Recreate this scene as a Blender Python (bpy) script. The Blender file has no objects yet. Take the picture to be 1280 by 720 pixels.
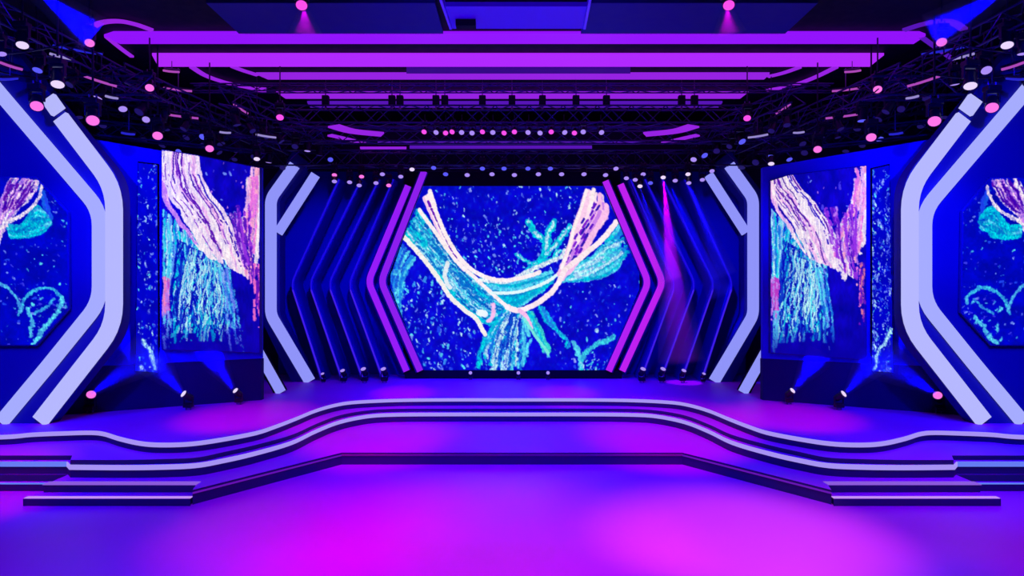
import bpy, bmesh, math, random
import numpy as np
from mathutils import Vector, Matrix

random.seed(7)
rng = np.random.default_rng(11)
SC = bpy.context.scene
COL = SC.collection
EYE = 4.0            # camera height (m)
F = 800.0            # focal length in pixels of a 1280 wide frame

# ------------------------------------------------------------------ camera, world, exposure
cam = bpy.data.cameras.new('camera'); cam_o = bpy.data.objects.new('camera', cam); COL.objects.link(cam_o)
cam_o.location = (0, 0, EYE); cam_o.rotation_euler = (math.pi / 2, 0, 0)
cam.sensor_width = 36; cam.lens = 36 * F / 1280; cam.clip_end = 200
SC.camera = cam_o
SC.view_settings.view_transform = 'Standard'; SC.view_settings.look = 'None'
SC.view_settings.exposure = 0.0; SC.view_settings.gamma = 1.0
SC.view_settings.use_curve_mapping = False
SC.cycles.max_bounces = 5; SC.cycles.diffuse_bounces = 2; SC.cycles.glossy_bounces = 3
SC.cycles.volume_bounces = 0; SC.cycles.use_denoising = True
SC.cycles.volume_step_rate = 1.0; SC.cycles.sample_clamp_indirect = 4
w = bpy.data.worlds.new('world'); SC.world = w; w.use_nodes = True
w.node_tree.nodes['Background'].inputs[0].default_value = (0.03, 0.0, 1.0, 1)
w.node_tree.nodes['Background'].inputs[1].default_value = 0.012

BLUE = (0.0, 0.0, 1.0); DEEP = (0.0, 0.0, 1.0); VIO = (0.22, 0.0, 1.0); MAG = (0.55, 0.0, 0.85); PINK = (0.9, 0.08, 0.75); RED = (1.0, 0.0, 0.12); ROSE = (1.0, 1.2, 0.3)

GAIN = {'floor_wash_light': 1.0, 'wall_wash_light': .62, 'rig_wash_light': .6, 'beam_light': 5.0}
def spot(name, loc, target, color, energy, angle, blend=0.9, radius=0.15):
    l = bpy.data.lights.new(name, 'SPOT'); o = bpy.data.objects.new(name, l); COL.objects.link(o)
    l.color = color; l.energy = energy * GAIN.get(name, 1.0); l.spot_size = math.radians(angle); l.spot_blend = blend; l.shadow_soft_size = radius
    o.location = loc
    o.rotation_euler = (Vector(target) - Vector(loc)).to_track_quat('-Z', 'Y').to_euler()
    return o

# front-of-house washes (hung above and behind the picture's top edge)
FLOOR_WASH = [
    # location, target, colour, energy, cone
    ((-6, 4.5, 9.7), (-6.5, 10.0, 0), BLUE, 3300, 80),
    ((6, 4.5, 9.7), (6.5, 10.0, 0), BLUE, 3900, 80),
    ((0, 4.5, 9.7), (0, 11, 0), BLUE, 3900, 80),
    ((0, 9.0, 9.8), (0, 16.5, .3), BLUE, 4600, 70),
    ((0, 12.5, 9.9), (0, 20.6, .8), BLUE, 6200, 60),
    ((-9, 9.0, 9.6), (-10, 14.5, .8), BLUE, 3400, 60),
    ((9, 9.0, 9.6), (10, 14.5, .8), BLUE, 3400, 60),
    ((-3.5, 4.5, 9.7), (-4.5, 10.5, 0), RED, 650, 76),
    ((-0.8, 6.0, 9.7), (-0.7, 9.5, 0), RED, 3300, 44),
    ((3.6, 6.0, 9.7), (3.75, 10.2, 0), ROSE, 5600, 31),
    ((-4.4, 6.5, 9.7), (-3.3, 10.7, 0), RED, 2100, 32),
    ((-9.8, 7.5, 9.7), (-10.6, 12.0, 0), RED, 2800, 26),
    ((7.6, 6.0, 9.7), (8.2, 10.6, 0), RED, 1300, 38),
    ((-3.0, 8.0, 9.6), (-3.4, 15.9, .3), RED, 4000, 22),
    ((3.6, 8.0, 9.6), (3.9, 15.9, .3), RED, 4000, 24),
    ((0.0, 8.0, 9.6), (0, 16.0, .3), RED, 900, 46),
    ((-6, 9.0, 9.6), (-6.6, 15.8, .8), RED, 3000, 20),
    ((6, 9.0, 9.6), (6.9, 15.8, .8), RED, 3000, 20),
    ((-2.0, 9.5, 9.8), (-3.3, 19.4, .8), RED, 3600, 10),
    ((1.6, 9.5, 9.8), (1.6, 19.3, .8), RED, 3000, 11),
]
for i, (a, b, c, e, s) in enumerate(FLOOR_WASH):
    spot('floor_wash_light', a, b, c, e, s)
# blue washes on the side walls, portals and fins
for s in (-1, 1):
    spot('wall_wash_light', (s * 7.5, 6.5, 8.6), (s * 12.5, 15, 4.6), DEEP, 12500, 58)
    spot('wall_wash_light', (s * 5.0, 8.0, 8.4), (s * 9.6, 17, 5.6), DEEP, 3600, 34)
    spot('wall_wash_light', (s * 2.0, 9.5, 8.6), (s * 6.4, 22, 4.8), DEEP, 11000, 28)
    spot('wall_wash_light', (s * 8.2, 10.5, 8.2), (s * 10.6, 16.4, 4.6), DEEP, 3600, 30)
    spot('rig_wash_light', (s * 6.5, 9.0, 5.5), (s * 10.5, 16, 9.2), DEEP, 2300, 60)
spot('rig_wash_light', (0, 9.0, 4.5), (0, 18, 9.4), VIO, 500, 70)

# ------------------------------------------------------------------ helpers
def lin(c):
    return tuple(((v / 255) / 12.92 if v / 255 <= .04045 else ((v / 255 + .055) / 1.055) ** 2.4) for v in c)

def P(px, py, d):
    return Vector(((px - 640) * d / F, d, EYE - (py - 360) * d / F))

_M = {}
def mat(name, color, rough=.6, metal=0., emit=None, strength=1., noise=0., scale=4., spec=.5):
    if name in _M: return _M[name]
    m = bpy.data.materials.new(name); m.use_nodes = True; nt = m.node_tree
    b = nt.nodes['Principled BSDF']
    b.inputs['Base Color'].default_value = (*color, 1); b.inputs['Roughness'].default_value = rough
    b.inputs['Metallic'].default_value = metal; b.inputs['Specular IOR Level'].default_value = spec
    if noise:
        tc = nt.nodes.new('ShaderNodeTexCoord'); n = nt.nodes.new('ShaderNodeTexNoise'); n.inputs['Scale'].default_value = scale
        n.inputs['Detail'].default_value = 5
        nt.links.new(tc.outputs['Object'], n.inputs['Vector'])
        mr = nt.nodes.new('ShaderNodeMapRange'); mr.inputs['To Min'].default_value = rough - noise; mr.inputs['To Max'].default_value = rough + noise
        nt.links.new(n.outputs['Fac'], mr.inputs['Value']); nt.links.new(mr.outputs['Result'], b.inputs['Roughness'])
        mx = nt.nodes.new('ShaderNodeMix'); mx.data_type = 'RGBA'
        mx.inputs['A'].default_value = (*[v * (1 - noise) for v in color], 1); mx.inputs['B'].default_value = (*[min(1, v * (1 + noise)) for v in color], 1)
        nt.links.new(n.outputs['Fac'], mx.inputs['Factor']); nt.links.new(mx.outputs['Result'], b.inputs['Base Color'])
    if emit is not None:
        b.inputs['Emission Color'].default_value = (*emit, 1); b.inputs['Emission Strength'].default_value = strength
    _M[name] = m; return m

def led(name, rgb, strength=1.0):
    c = lin(rgb)
    return mat('led_' + name, (.02, .02, .02), .4, emit=c, strength=strength, spec=.1)

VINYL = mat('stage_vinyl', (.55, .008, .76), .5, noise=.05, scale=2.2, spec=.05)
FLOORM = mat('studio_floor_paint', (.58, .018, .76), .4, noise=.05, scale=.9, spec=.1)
RISER = mat('black_riser', (.02, .004, .10), .5, noise=.1)
NOSE = mat('brushed_nosing', (.75, .72, .8), .3, metal=.35)
BLACK = mat('black_paint', (.006, .004, .014), .7, noise=.15, spec=.2)
TRUSS = mat('black_truss_metal', (.05, .03, .13), .35, metal=.5)
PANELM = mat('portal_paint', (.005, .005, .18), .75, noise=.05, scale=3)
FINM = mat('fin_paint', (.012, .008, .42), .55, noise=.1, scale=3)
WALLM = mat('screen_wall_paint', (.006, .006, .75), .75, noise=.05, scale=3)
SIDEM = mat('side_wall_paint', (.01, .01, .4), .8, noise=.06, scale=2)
BODY = mat('fixture_black', (.02, .02, .026), .35, metal=.2)
STEEL = mat('steel_chain', (.25, .24, .28), .35, metal=.9)

class MB:
    def __init__(s): s.bm = bmesh.new()
    def box(s, c, size, rot=None):
        m = Matrix.Translation(Vector(c))
        if rot is not None: m = m @ rot.to_4x4()
        m = m @ Matrix.Diagonal((*size, 1))
        bmesh.ops.create_cube(s.bm, size=1, matrix=m); return s
    def tube(s, a, b, r, seg=8, r2=None):
        a = Vector(a); b = Vector(b); v = b - a
        if v.length < 1e-6: return s
        m = Matrix.Translation((a + b) / 2) @ v.to_track_quat('Z', 'Y').to_matrix().to_4x4()
        bmesh.ops.create_cone(s.bm, cap_ends=True, segments=seg, radius1=r, radius2=r if r2 is None else r2, depth=v.length, matrix=m); return s
    def prism(s, pts, off):
        """closed planar outline pts (3-D), extruded by vector off"""
        pts = [Vector(p) for p in pts]; off = Vector(off); n = len(pts)
        a = [s.bm.verts.new(p) for p in pts]; b = [s.bm.verts.new(p + off) for p in pts]
        s.bm.faces.new(a); s.bm.faces.new(b[::-1])
        for i in range(n): s.bm.faces.new((a[i], b[i], b[(i + 1) % n], a[(i + 1) % n]))
        return s
    def sweep(s, pts, off1, off2):
        """solid band along an open polyline; cross-section quad = p, p+off1, p+off1+off2, p+off2 (off may be lists)"""
        rows = []
        for i, p in enumerate(pts):
            o1 = Vector(off1[i] if isinstance(off1, list) else off1); o2 = Vector(off2[i] if isinstance(off2, list) else off2); p = Vector(p)
            rows.append([s.bm.verts.new(q) for q in (p, p + o1, p + o1 + o2, p + o2)])
        for a, b in zip(rows, rows[1:]):
            for k in range(4): s.bm.faces.new((a[k], a[(k + 1) % 4], b[(k + 1) % 4], b[k]))
        s.bm.faces.new(rows[0]); s.bm.faces.new(rows[-1][::-1]); return s
    def pipe(s, pts, r, seg=8):
        pts = [Vector(p) for p in pts]; rows = []
        for i, p in enumerate(pts):
            t = (pts[min(i + 1, len(pts) - 1)] - pts[max(i - 1, 0)]).normalized()
            u = t.cross(Vector((0, .3, 1))).normalized(); v = t.cross(u)
            rows.append([s.bm.verts.new(p + (u * math.cos(2 * math.pi * k / seg) + v * math.sin(2 * math.pi * k / seg)) * r) for k in range(seg)])
        for a, b in zip(rows, rows[1:]):
            for k in range(seg): s.bm.faces.new((a[k], a[(k + 1) % seg], b[(k + 1) % seg], b[k]))
        s.bm.faces.new(rows[0]); s.bm.faces.new(rows[-1][::-1]); return s
    def build(s, name, m, parent=None, top=None, bevel=0, smooth=False):
        bmesh.ops.recalc_face_normals(s.bm, faces=s.bm.faces)
        me = bpy.data.meshes.new(name); s.bm.normal_update()
        if top is not None:
            for f in s.bm.faces: f.material_index = 1 if f.normal.z > .7 else 0
        s.bm.to_mesh(me); s.bm.free()
        me.materials.append(m)
        if top is not None: me.materials.append(top)
        if smooth:
            for p in me.polygons: p.use_smooth = True
            me.set_sharp_from_angle(angle=math.radians(35))
        o = bpy.data.objects.new(name, me); COL.objects.link(o)
        if parent is not None: o.parent = parent
        if bevel:
            bv = o.modifiers.new('bevel', 'BEVEL'); bv.width = bevel; bv.segments = 2; bv.limit_method = 'ANGLE'
        return o

def tag(o, label=None, cat=None, group=None, kind=None):
    if label: o['label'] = label
    if cat: o['category'] = cat
    if group: o['group'] = group
    if kind: o['kind'] = kind
    return o

def empty(name, loc=(0, 0, 0)):
    o = bpy.data.objects.new(name, None); COL.objects.link(o); o.location = loc; o.empty_display_size = .1; return o

def rebase(root, kids=None):
    """kids were built in world coordinates: keep them there under a root that has a location"""
    for k in root.children:
        k.matrix_parent_inverse = Matrix.Translation(-Vector(root.location))

def smooth_path(pts, n=6):
    """Catmull-Rom through the points"""
    pts = [np.array(p, float) for p in pts]
    if len(pts) < 3: return [tuple(p) for p in pts]
    q = [2 * pts[0] - pts[1]] + pts + [2 * pts[-1] - pts[-2]]
    out = []
    for i in range(1, len(q) - 2):
        for k in range(n):
            t = k / n
            a, b, c, d = q[i - 1], q[i], q[i + 1], q[i + 2]
            out.append(tuple(.5 * (2 * b + (c - a) * t + (2 * a - 5 * b + 4 * c - d) * t * t + (3 * b - a - 3 * c + d) * t ** 3)))
    out.append(tuple(pts[-1])); return out

def round_corners(pts, r=10, n=5):
    """polyline with each inner corner replaced by a small quadratic arc of reach r"""
    pts = [np.array(p, float) for p in pts]; out = [pts[0]]
    for a, b, c in zip(pts, pts[1:], pts[2:]):
        u = a - b; v = c - b
        ra = min(r, .45 * np.linalg.norm(u)); rc = min(r, .45 * np.linalg.norm(v))
        p0 = b + u / np.linalg.norm(u) * ra; p1 = b + v / np.linalg.norm(v) * rc
        for k in range(n + 1):
            t = k / n; out.append((1 - t) ** 2 * p0 + 2 * t * (1 - t) * b + t * t * p1)
    out.append(pts[-1]); return [tuple(p) for p in out]

def ribbon2(pts, wid):
    """outline (list of 2-D points) of a band of width wid around a 2-D polyline"""
    pts = [np.array(p, float) for p in pts]; L, R = [], []
    for i, p in enumerate(pts):
        a = pts[max(i - 1, 0)]; b = pts[min(i + 1, len(pts) - 1)]
        t = (b - a) / np.linalg.norm(b - a); nrm = np.array((-t[1], t[0]))
        k = 1.0
        if 0 < i < len(pts) - 1:
            t1 = (p - a) / np.linalg.norm(p - a); k = 1 / max(.5, abs(float(np.dot(t1, t))))
        L.append(p + nrm * wid / 2 * k); R.append(p - nrm * wid / 2 * k)
    return L, R

def band_xz(name, pts_px, wid_px, d, thick, m, parent=None, r=14):
    """upright light bar: polyline traced in the plane y = d, given real width and thickness"""
    L, R = ribbon2(round_corners(pts_px, r), wid_px)
    mb = MB(); rows = []
    for a, b in zip(L, R):
        pa = P(a[0], a[1], d); pb = P(b[0], b[1], d)
        rows.append([mb.bm.verts.new(q) for q in (pa, pb, pb + Vector((0, thick, 0)), pa + Vector((0, thick, 0)))])
    for a, b in zip(rows, rows[1:]):
        for k in range(4): mb.bm.faces.new((a[k], a[(k + 1) % 4], b[(k + 1) % 4], b[k]))
    mb.bm.faces.new(rows[0]); mb.bm.faces.new(rows[-1][::-1])
    return mb.build(name, m, parent)

ORD = ['first', 'second', 'third', 'fourth', 'fifth', 'sixth', 'seventh', 'eighth', 'ninth', 'tenth', 'eleventh', 'twelfth', 'thirteenth', 'fourteenth', 'fifteenth', 'sixteenth', 'seventeenth']
def mir(pts): return [(1280 - p[0], *p[1:]) for p in pts]

# ------------------------------------------------------------------ the room
def structure(name, mb, m, **k):
    o = mb.build(name, m, **k); o['kind'] = 'structure'; return o
CEIL = 10.2
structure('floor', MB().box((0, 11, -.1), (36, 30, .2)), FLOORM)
structure('ceiling', MB().box((0, 11, CEIL + .1), (36, 30, .2)), BLACK)
structure('wall_back', MB().box((0, 24.2, 5), (36, .3, 10.4)), mat('back_wall_paint', (.05, .05, .07), .8, noise=.1))
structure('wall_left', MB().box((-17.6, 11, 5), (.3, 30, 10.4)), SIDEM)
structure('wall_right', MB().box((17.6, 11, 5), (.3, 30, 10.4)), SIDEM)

# ------------------------------------------------------------------ stage tiers
BACK = 24.0; SIDE = 17.3
def curve_from_px(pts, Z):
    out = []
    for x, y in pts:
        d = (EYE - Z) * F / (y - 360); out.append(((x - 640) * d / F, d))
    return out
def full(half):
    half = sorted(half)                      # left half, X ascending to 0
    h = smooth_path(half, 6)
    if abs(h[-1][0]) < 1e-6: h = h[:-1] + [(0.0, h[-1][1])]
    return h + [(-x, y) for x, y in h[-2::-1]]

ZA, ZB, ZM, ZC = .27, .52, .61, .82
C_half = curve_from_px([(0, 544), (40, 541), (75, 539.5), (112, 538.5), (130, 540), (150, 546), (175, 551.5), (200, 553.5), (237, 552.5), (275, 547.5), (320, 539), (345, 531), (370, 521.5), (395, 511.5), (420, 504.5), (445, 501), (495, 498.7), (560, 498), (640, 498)], ZC)
C_half = [(-SIDE, 13.6), (-13.0, 13.7)] + C_half
B_in = curve_from_px([(88, 581), (150, 581.5), (200, 581), (245, 579), (280, 573), (320, 564), (365, 551), (395, 537), (425, 525.5), (460, 518.5), (495, 516.5), (560, 516), (640, 516)], ZB)
M_in = curve_from_px([(88, 575), (150, 575), (200, 574), (245, 572), (280, 565), (320, 556), (365, 543.5), (395, 530), (425, 519), (460, 513), (495, 511), (560, 510.6), (640, 510.6)], ZM)
C_full = full(C_half); B_full = full(B_in); M_full = full(M_in)
XO = 8.9
B_full = [(-SIDE, 12.82), (-XO, 12.82)] + [p for p in B_full if abs(p[0]) < XO - .05] + [(XO, 12.82), (SIDE, 12.82)]
M_full = [(-SIDE, 12.95), (-XO, 12.95)] + [p for p in M_full if abs(p[0]) < XO - .05] + [(XO, 12.95), (SIDE, 12.95)]
A_full = [(-SIDE, 12.8), (-8.87, 12.8), (-8.87, 12.12), (-5.98, 12.1), (-5.9, 11.82), (-3.86, 14.5), (3.86, 14.5), (5.9, 11.82), (5.98, 12.1), (8.87, 12.12), (8.87, 12.8), (SIDE, 12.8)]
def tier(name, line, z0, z1, label):
    root = empty(name, (0, 18, z0))
    pts = [(x, y, z0) for x, y in line] + [(SIDE, BACK, z0), (-SIDE, BACK, z0)]
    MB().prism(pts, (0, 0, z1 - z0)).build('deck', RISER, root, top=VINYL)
    tag(root, label, 'stage')
    return root
def lip(root, line, z1, h, m, name='edge_light', t=.035):
    pts = [(x, y, z1 - h) for x, y in line]
    MB().sweep(pts, (0, -t, 0), (0, 0, h + .004)).build(name, m, root)
ta = tier('stage_platform', A_full, 0, ZA, 'lowest stage tier with angled dark front edge above the studio floor')
diagL = [(-5.9, 11.82), (-3.86, 14.5)]; diagM = [(-3.86, 14.5), (3.86, 14.5)]; diagR = [(3.86, 14.5), (5.9, 11.82)]
MB().sweep([(x, y, ZA - .07) for x, y in diagL + diagR[:0]], (0.01, -.03, 0), (0, 0, .03)).build('edge_trim', led('thin_violet', (110, 20, 190), .8), ta)
MB().sweep([(x, y, ZA - .07) for x, y in diagR], (-.01, -.03, 0), (0, 0, .03)).build('edge_trim', led('thin_violet', (110, 20, 190)), ta)
MB().sweep([(x, y, ZA - .07) for x, y in diagM], (0, -.03, 0), (0, 0, .04)).build('edge_trim', mat('dark_trim', (.25, .1, .2), .4), ta)
for s in (-1, 1):
    MB().box((s * 7.43, 12.2, ZA + .008), (2.9, .2, .012)).build('nosing', led('step_lilac', (150, 95, 235), .8), ta)
tb = tier('stage_platform', B_full, ZA, ZB, 'second stage tier whose wavy front glows with a pale light strip')
lip(tb, [p for p in B_full if abs(p[0]) <= XO], ZB, .09, led('edge_pale', (166, 146, 242)))
for sgn in (-1, 1):
    lip(tb, sorted([(sgn * XO, 12.82), (sgn * SIDE, 12.82)]), ZB, .09, led('edge_azure', (100, 124, 240)))
tm = tier('stage_platform', M_full, ZB, ZM, 'thin unlit wavy stage tier between the two glowing edges')
tc_ = tier('stage_platform', C_full, ZM, ZC, 'top stage tier with wavy pale light strip, carrying the screens')
lip(tc_, C_full, ZC, .085, led('edge_pale', (166, 146, 242)))
for r in (ta, tb, tm, tc_): rebase(r)

for s, side in ((-1, 'left'), (1, 'right')):
    st = empty('stage_step', (s * 7.4, 11.9, 0))
    x0, x1 = s * 8.97, s * 5.9
    MB().prism([(x0, 11.74, 0), (x1, 11.74, 0), (s * 5.93, 11.80, 0), (s * 5.96, 12.10, 0), (s * 8.9, 12.11, 0)], (0, 0, .135)).build('tread', RISER, st, top=VINYL)
    MB().box(((x0 + x1) / 2, 11.8, .139), (3.05, .1, .014)).build('nosing', led('step_lilac_bright', (205, 150, 250), .9), st)
    tag(st, 'short entry step with lilac nosing in front of the lowest tier, on the %s' % side, 'step', 'entry steps'); rebase(st)
    lo = empty('stage_step', (s * 13.2, 12.7, 0))
    MB().box((s * 13.15, 12.7, .0675), (8.4, .19, .135)).build('tread', RISER, lo, top=VINYL)
    MB().box((s * 13.15, 12.63, .141), (8.4, .06, .014)).build('nosing', led('edge_blue', (95, 130, 240)), lo)
    tag(lo, 'long low step with blue nosing running outward to the %s edge' % side, 'step', 'outer low steps'); rebase(lo)

# ------------------------------------------------------------------ LED screens (content kept as per-pixel colours of the display)
def srgb2lin(a):
    return np.where(a <= .04045, a / 12.92, ((a + .055) / 1.055) ** 2.4)
class Canvas:
    def __init__(s, x0, y0, x1, y1, res):
        s.x0, s.y0, s.res = x0, y0, res
        s.w = int((x1 - x0) * res) + 1; s.h = int((y1 - y0) * res) + 1
        s.a = np.zeros((s.h, s.w, 3)); s.a[:] = (0, 0, .78)
    def noise(s, cell_x, cell_y, seed):
        r = np.random.default_rng(seed)
        gh, gw = int(s.h / s.res / cell_y) + 3, int(s.w / s.res / cell_x) + 3
        g = r.random((gh, gw)); yy = np.arange(s.h) / s.res / cell_y; xx = np.arange(s.w) / s.res / cell_x
        yi = yy.astype(int); xi = xx.astype(int); fy = (yy - yi)[:, None]; fx = (xx - xi)[None]
        fy = fy * fy * (3 - 2 * fy); fx = fx * fx * (3 - 2 * fx)
        return (g[yi][:, xi] * (1 - fy) * (1 - fx) + g[yi][:, xi + 1] * (1 - fy) * fx + g[yi + 1][:, xi] * fy * (1 - fx) + g[yi + 1][:, xi + 1] * fy * fx)
    def dab(s, x, y, r, c, al):
        cx = (x - s.x0) * s.res; cy = (y - s.y0) * s.res; R = r * s.res
        i0, i1 = max(0, int(cy - R - 1)), min(s.h, int(cy + R + 2)); j0, j1 = max(0, int(cx - R - 1)), min(s.w, int(cx + R + 2))
        if i0 >= i1 or j0 >= j1: return
        yy, xx = np.mgrid[i0:i1, j0:j1]
        k = np.clip(R + .5 - np.hypot(xx - cx, yy - cy), 0, 1)[..., None] * al
        s.a[i0:i1, j0:j1] = s.a[i0:i1, j0:j1] * (1 - k) + np.array(c) * k
    def stroke(s, pts, wid, c, al=.8, jit=0., w1=None, r=None, gaps=0.):
        r = r or rng; pts = smooth_path(pts, 8); c = np.array(c) / 255.
        seg = np.array(pts); L = np.r_[0, np.cumsum(np.hypot(*np.diff(seg, axis=0).T))]
        n = max(2, int(L[-1] / max(.35, wid * .16)))
        on = True
        for t in np.linspace(0, L[-1], n):
            if gaps and r.random() < .07: on = r.random() > gaps
            if not on: continue
            x = np.interp(t, L, seg[:, 0]); y = np.interp(t, L, seg[:, 1]); f = t / L[-1]
            ww = wid if w1 is None else wid * (1 - f) + w1 * f
            s.dab(x + r.normal(0, jit), y + r.normal(0, jit), ww / 2 * (1 + r.normal(0, .05)), c * (1 + r.normal(0, .03)), al)
    def bundle(s, A, B, n, wid, cols, al=.8, jit=.5, gaps=.3, spread=1.):
        A = np.array(smooth_path(A, 6)); B = np.array(smooth_path(B, 6))
        k = 12; ta = np.linspace(0, 1, k)
        def rs(C):
            L = np.r_[0, np.cumsum(np.hypot(*np.diff(C, axis=0).T))]; L /= L[-1]
            return np.c_[np.interp(ta, L, C[:, 0]), np.interp(ta, L, C[:, 1])]
        A = rs(A); B = rs(B)
        for i in range(n):
            f = np.clip(rng.random() + rng.normal(0, .06, k).cumsum() * .3 * spread, 0, 1)[:, None]
            lo = rng.integers(0, 3); hi = k - rng.integers(0, 5)
            s.stroke((A * (1 - f) + B * f)[lo:hi], wid * rng.uniform(.6, 1.3), cols[rng.integers(len(cols))], al * rng.uniform(.7, 1), jit, gaps=gaps)
    def specks(s, x0, y0, x1, y1, n, cols, r=(.5, 1.4), ln=(0, 4), ang=1.4, inside=None):
        for i in range(n):
            x = rng.uniform(x0, x1); y = rng.uniform(y0, y1); q = .45 + .75 * rng.random() ** 1.5
            if inside and not inside(x, y): continue
            L = rng.uniform(*ln); a = ang + rng.normal(0, .45); c = cols[rng.integers(len(cols))]
            s.stroke([(x, y), (x + L * q * math.cos(a), y + L * q * math.sin(a))], rng.uniform(*r) * 2 * q, c, rng.uniform(.4, .95), .25)

def finish(cv, seed, amp=2.2, cell=5., streak=(1.6, 4.), depth=.28):
    """bend the drawn strands a little and break them up the way the pixels of the display do"""
    dx = (cv.noise(cell, cell * 1.6, seed) - .5) * 2 * amp + (cv.noise(cell * .4, cell * .5, seed + 1) - .5) * amp
    dy = (cv.noise(cell * 1.3, cell, seed + 2) - .5) * 2 * amp + (cv.noise(cell * .4, cell * .4, seed + 3) - .5) * amp
    ii, jj = np.mgrid[0:cv.h, 0:cv.w]
    i2 = np.clip((ii + dy * cv.res).round().astype(int), 0, cv.h - 1); j2 = np.clip((jj + dx * cv.res).round().astype(int), 0, cv.w - 1)
    cv.a = cv.a[i2, j2]
    n = cv.noise(streak[0], streak[1], seed + 4) * .6 + cv.noise(.9, 1.2, seed + 5) * .4
    k = np.clip(1 - depth + depth * 2.2 * (n - .2), .35, 1.12)[..., None]
    fg = np.clip(cv.a[..., 1:2] * 1.6, 0, 1)
    base = np.array((.02, .03, .74))
    cv.a = cv.a * (1 - fg) + (cv.a * k + base * np.clip(1 - k, 0, 1)) * fg

def poly_mask(px, py, poly):
    inside = np.zeros(px.shape, bool); n = len(poly)
    for i in range(n):
        xa, ya = poly[i]; xb, yb = poly[(i + 1) % n]
        cond = ((ya > py) != (yb > py)) & (px < (xb - xa) * (py - ya) / ((yb - ya) or 1e-9) + xa)
        inside ^= cond
    return inside

SCREEN_MAT = bpy.data.materials.new('led_display'); SCREEN_MAT.use_nodes = True
nt = SCREEN_MAT.node_tree; b = nt.nodes['Principled BSDF']
at = nt.nodes.new('ShaderNodeVertexColor'); at.layer_name = 'display'
b.inputs['Base Color'].default_value = (.01, .01, .015, 1); b.inputs['Roughness'].default_value = .35; b.inputs['Specular IOR Level'].default_value = .2
nt.links.new(at.outputs['Color'], b.inputs['Emission Color']); b.inputs['Emission Strength'].default_value = 1.0

def display(name, cv, poly, place, parent):
    """grid mesh of the display; place(px,py) -> world point; cells outside poly dropped"""
    h, w_ = cv.h, cv.w
    jj, ii = np.meshgrid(np.arange(w_), np.arange(h)); px = cv.x0 + jj / cv.res; py = cv.y0 + ii / cv.res
    keep = poly_mask(px, py, poly)
    cell = keep[:-1, :-1] & keep[1:, :-1] & keep[:-1, 1:] & keep[1:, 1:]
    pos = place(px, py)
    idx = np.arange(h * w_).reshape(h, w_)
    q = np.stack([idx[:-1, :-1], idx[1:, :-1], idx[1:, 1:], idx[:-1, 1:]], -1)[cell]
    used = np.unique(q); remap = -np.ones(h * w_, int); remap[used] = np.arange(len(used)); q = remap[q]
    me = bpy.data.meshes.new(name)
    me.vertices.add(len(used)); me.vertices.foreach_set('co', pos.reshape(-1, 3)[used].astype(np.float32).ravel())
    me.loops.add(q.size); me.loops.foreach_set('vertex_index', q.ravel().astype(np.int32))
    me.polygons.add(len(q)); me.polygons.foreach_set('loop_start', np.arange(0, q.size, 4, dtype=np.int32))
    me.update(calc_edges=True)
    ca = me.color_attributes.new('display', 'FLOAT_COLOR', 'POINT')
    col = np.ones((len(used), 4), np.float32); col[:, :3] = srgb2lin(np.clip(cv.a.reshape(-1, 3)[used], 0, 1))
    ca.data.foreach_set('color', col.ravel())
    me.materials.append(SCREEN_MAT); me.validate()
    o = bpy.data.objects.new(name, me); COL.objects.link(o); o.parent = parent; return o

def flat_place(d):
    return lambda px, py: np.stack([(px - 640) * d / F, np.full(px.shape, d), EYE - (py - 360) * d / F], -1)

WHT = (255, 238, 240); PNK = (250, 190, 235); LIL = (200, 130, 235); TEAL = (0, 215, 222); CYA = (90, 225, 240); PCY = (190, 245, 250); PBL = (120, 150, 250); MBL = (30, 70, 235)
PUR = (110, 20, 190)
# centre screen -----------------------------------------------------
cv = Canvas(484, 212, 804, 466, 1.5)
n1 = cv.noise(9, 9, 1); n2 = cv.noise(3, 4, 2); n3 = cv.noise(1.6, 2.2, 3)
cv.a[..., 2] = .70 + .16 * n1 + .10 * (n2 - .5); cv.a[..., 0] = .02 * n1; cv.a[..., 1] = .02 + .12 * np.clip(n2 * n3 * 2 - .6, 0, 1)
cv.specks(540, 232, 735, 345, 380, [PBL, MBL, PCY, CYA, (150, 170, 255)], (.4, 1.2), (0, 4), 1.5)
cv.specks(490, 345, 610, 462, 480, [PBL, MBL, CYA, PCY, (60, 160, 240)], (.4, 1.4), (0, 5), 1.4)
cv.specks(690, 350, 800, 462, 150, [PBL, MBL, CYA, (150, 170, 255)], (.4, 1.2), (0, 4), 1.7)
cv.specks(560, 280, 700, 345, 130, [PBL, CYA, (40, 120, 240)], (.5, 1.3), (0, 4), 1.3)
# teal water body, left
tA = [(524, 262), (545, 292), (568, 322), (596, 350), (630, 372), (655, 388)]; tB = [(506, 297), (532, 325), (556, 352), (578, 380), (606, 402), (640, 410)]
cv.bundle(tA, tB, 90, 4.5, [TEAL, (0, 180, 215), (0, 215, 220), (30, 200, 225)], .85, .5, .1)
cv.bundle(tA, tB, 46, 1.6, [PCY, CYA, (0, 120, 200), (0, 90, 190)], .8, .5, .4)
cv.bundle([(498, 300), (490, 345), (496, 380)], [(520, 325), (505, 350), (500, 395)], 26, 2.4, [(30, 150, 235), CYA, (20, 90, 220)], .75, .8, .4)
cv.bundle([(600, 346), (640, 352), (690, 340)], [(630, 380), (648, 384), (690, 356)], 60, 3.2, [TEAL, (0, 190, 210), CYA, (0, 150, 200)], .85, .5, .15)
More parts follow.
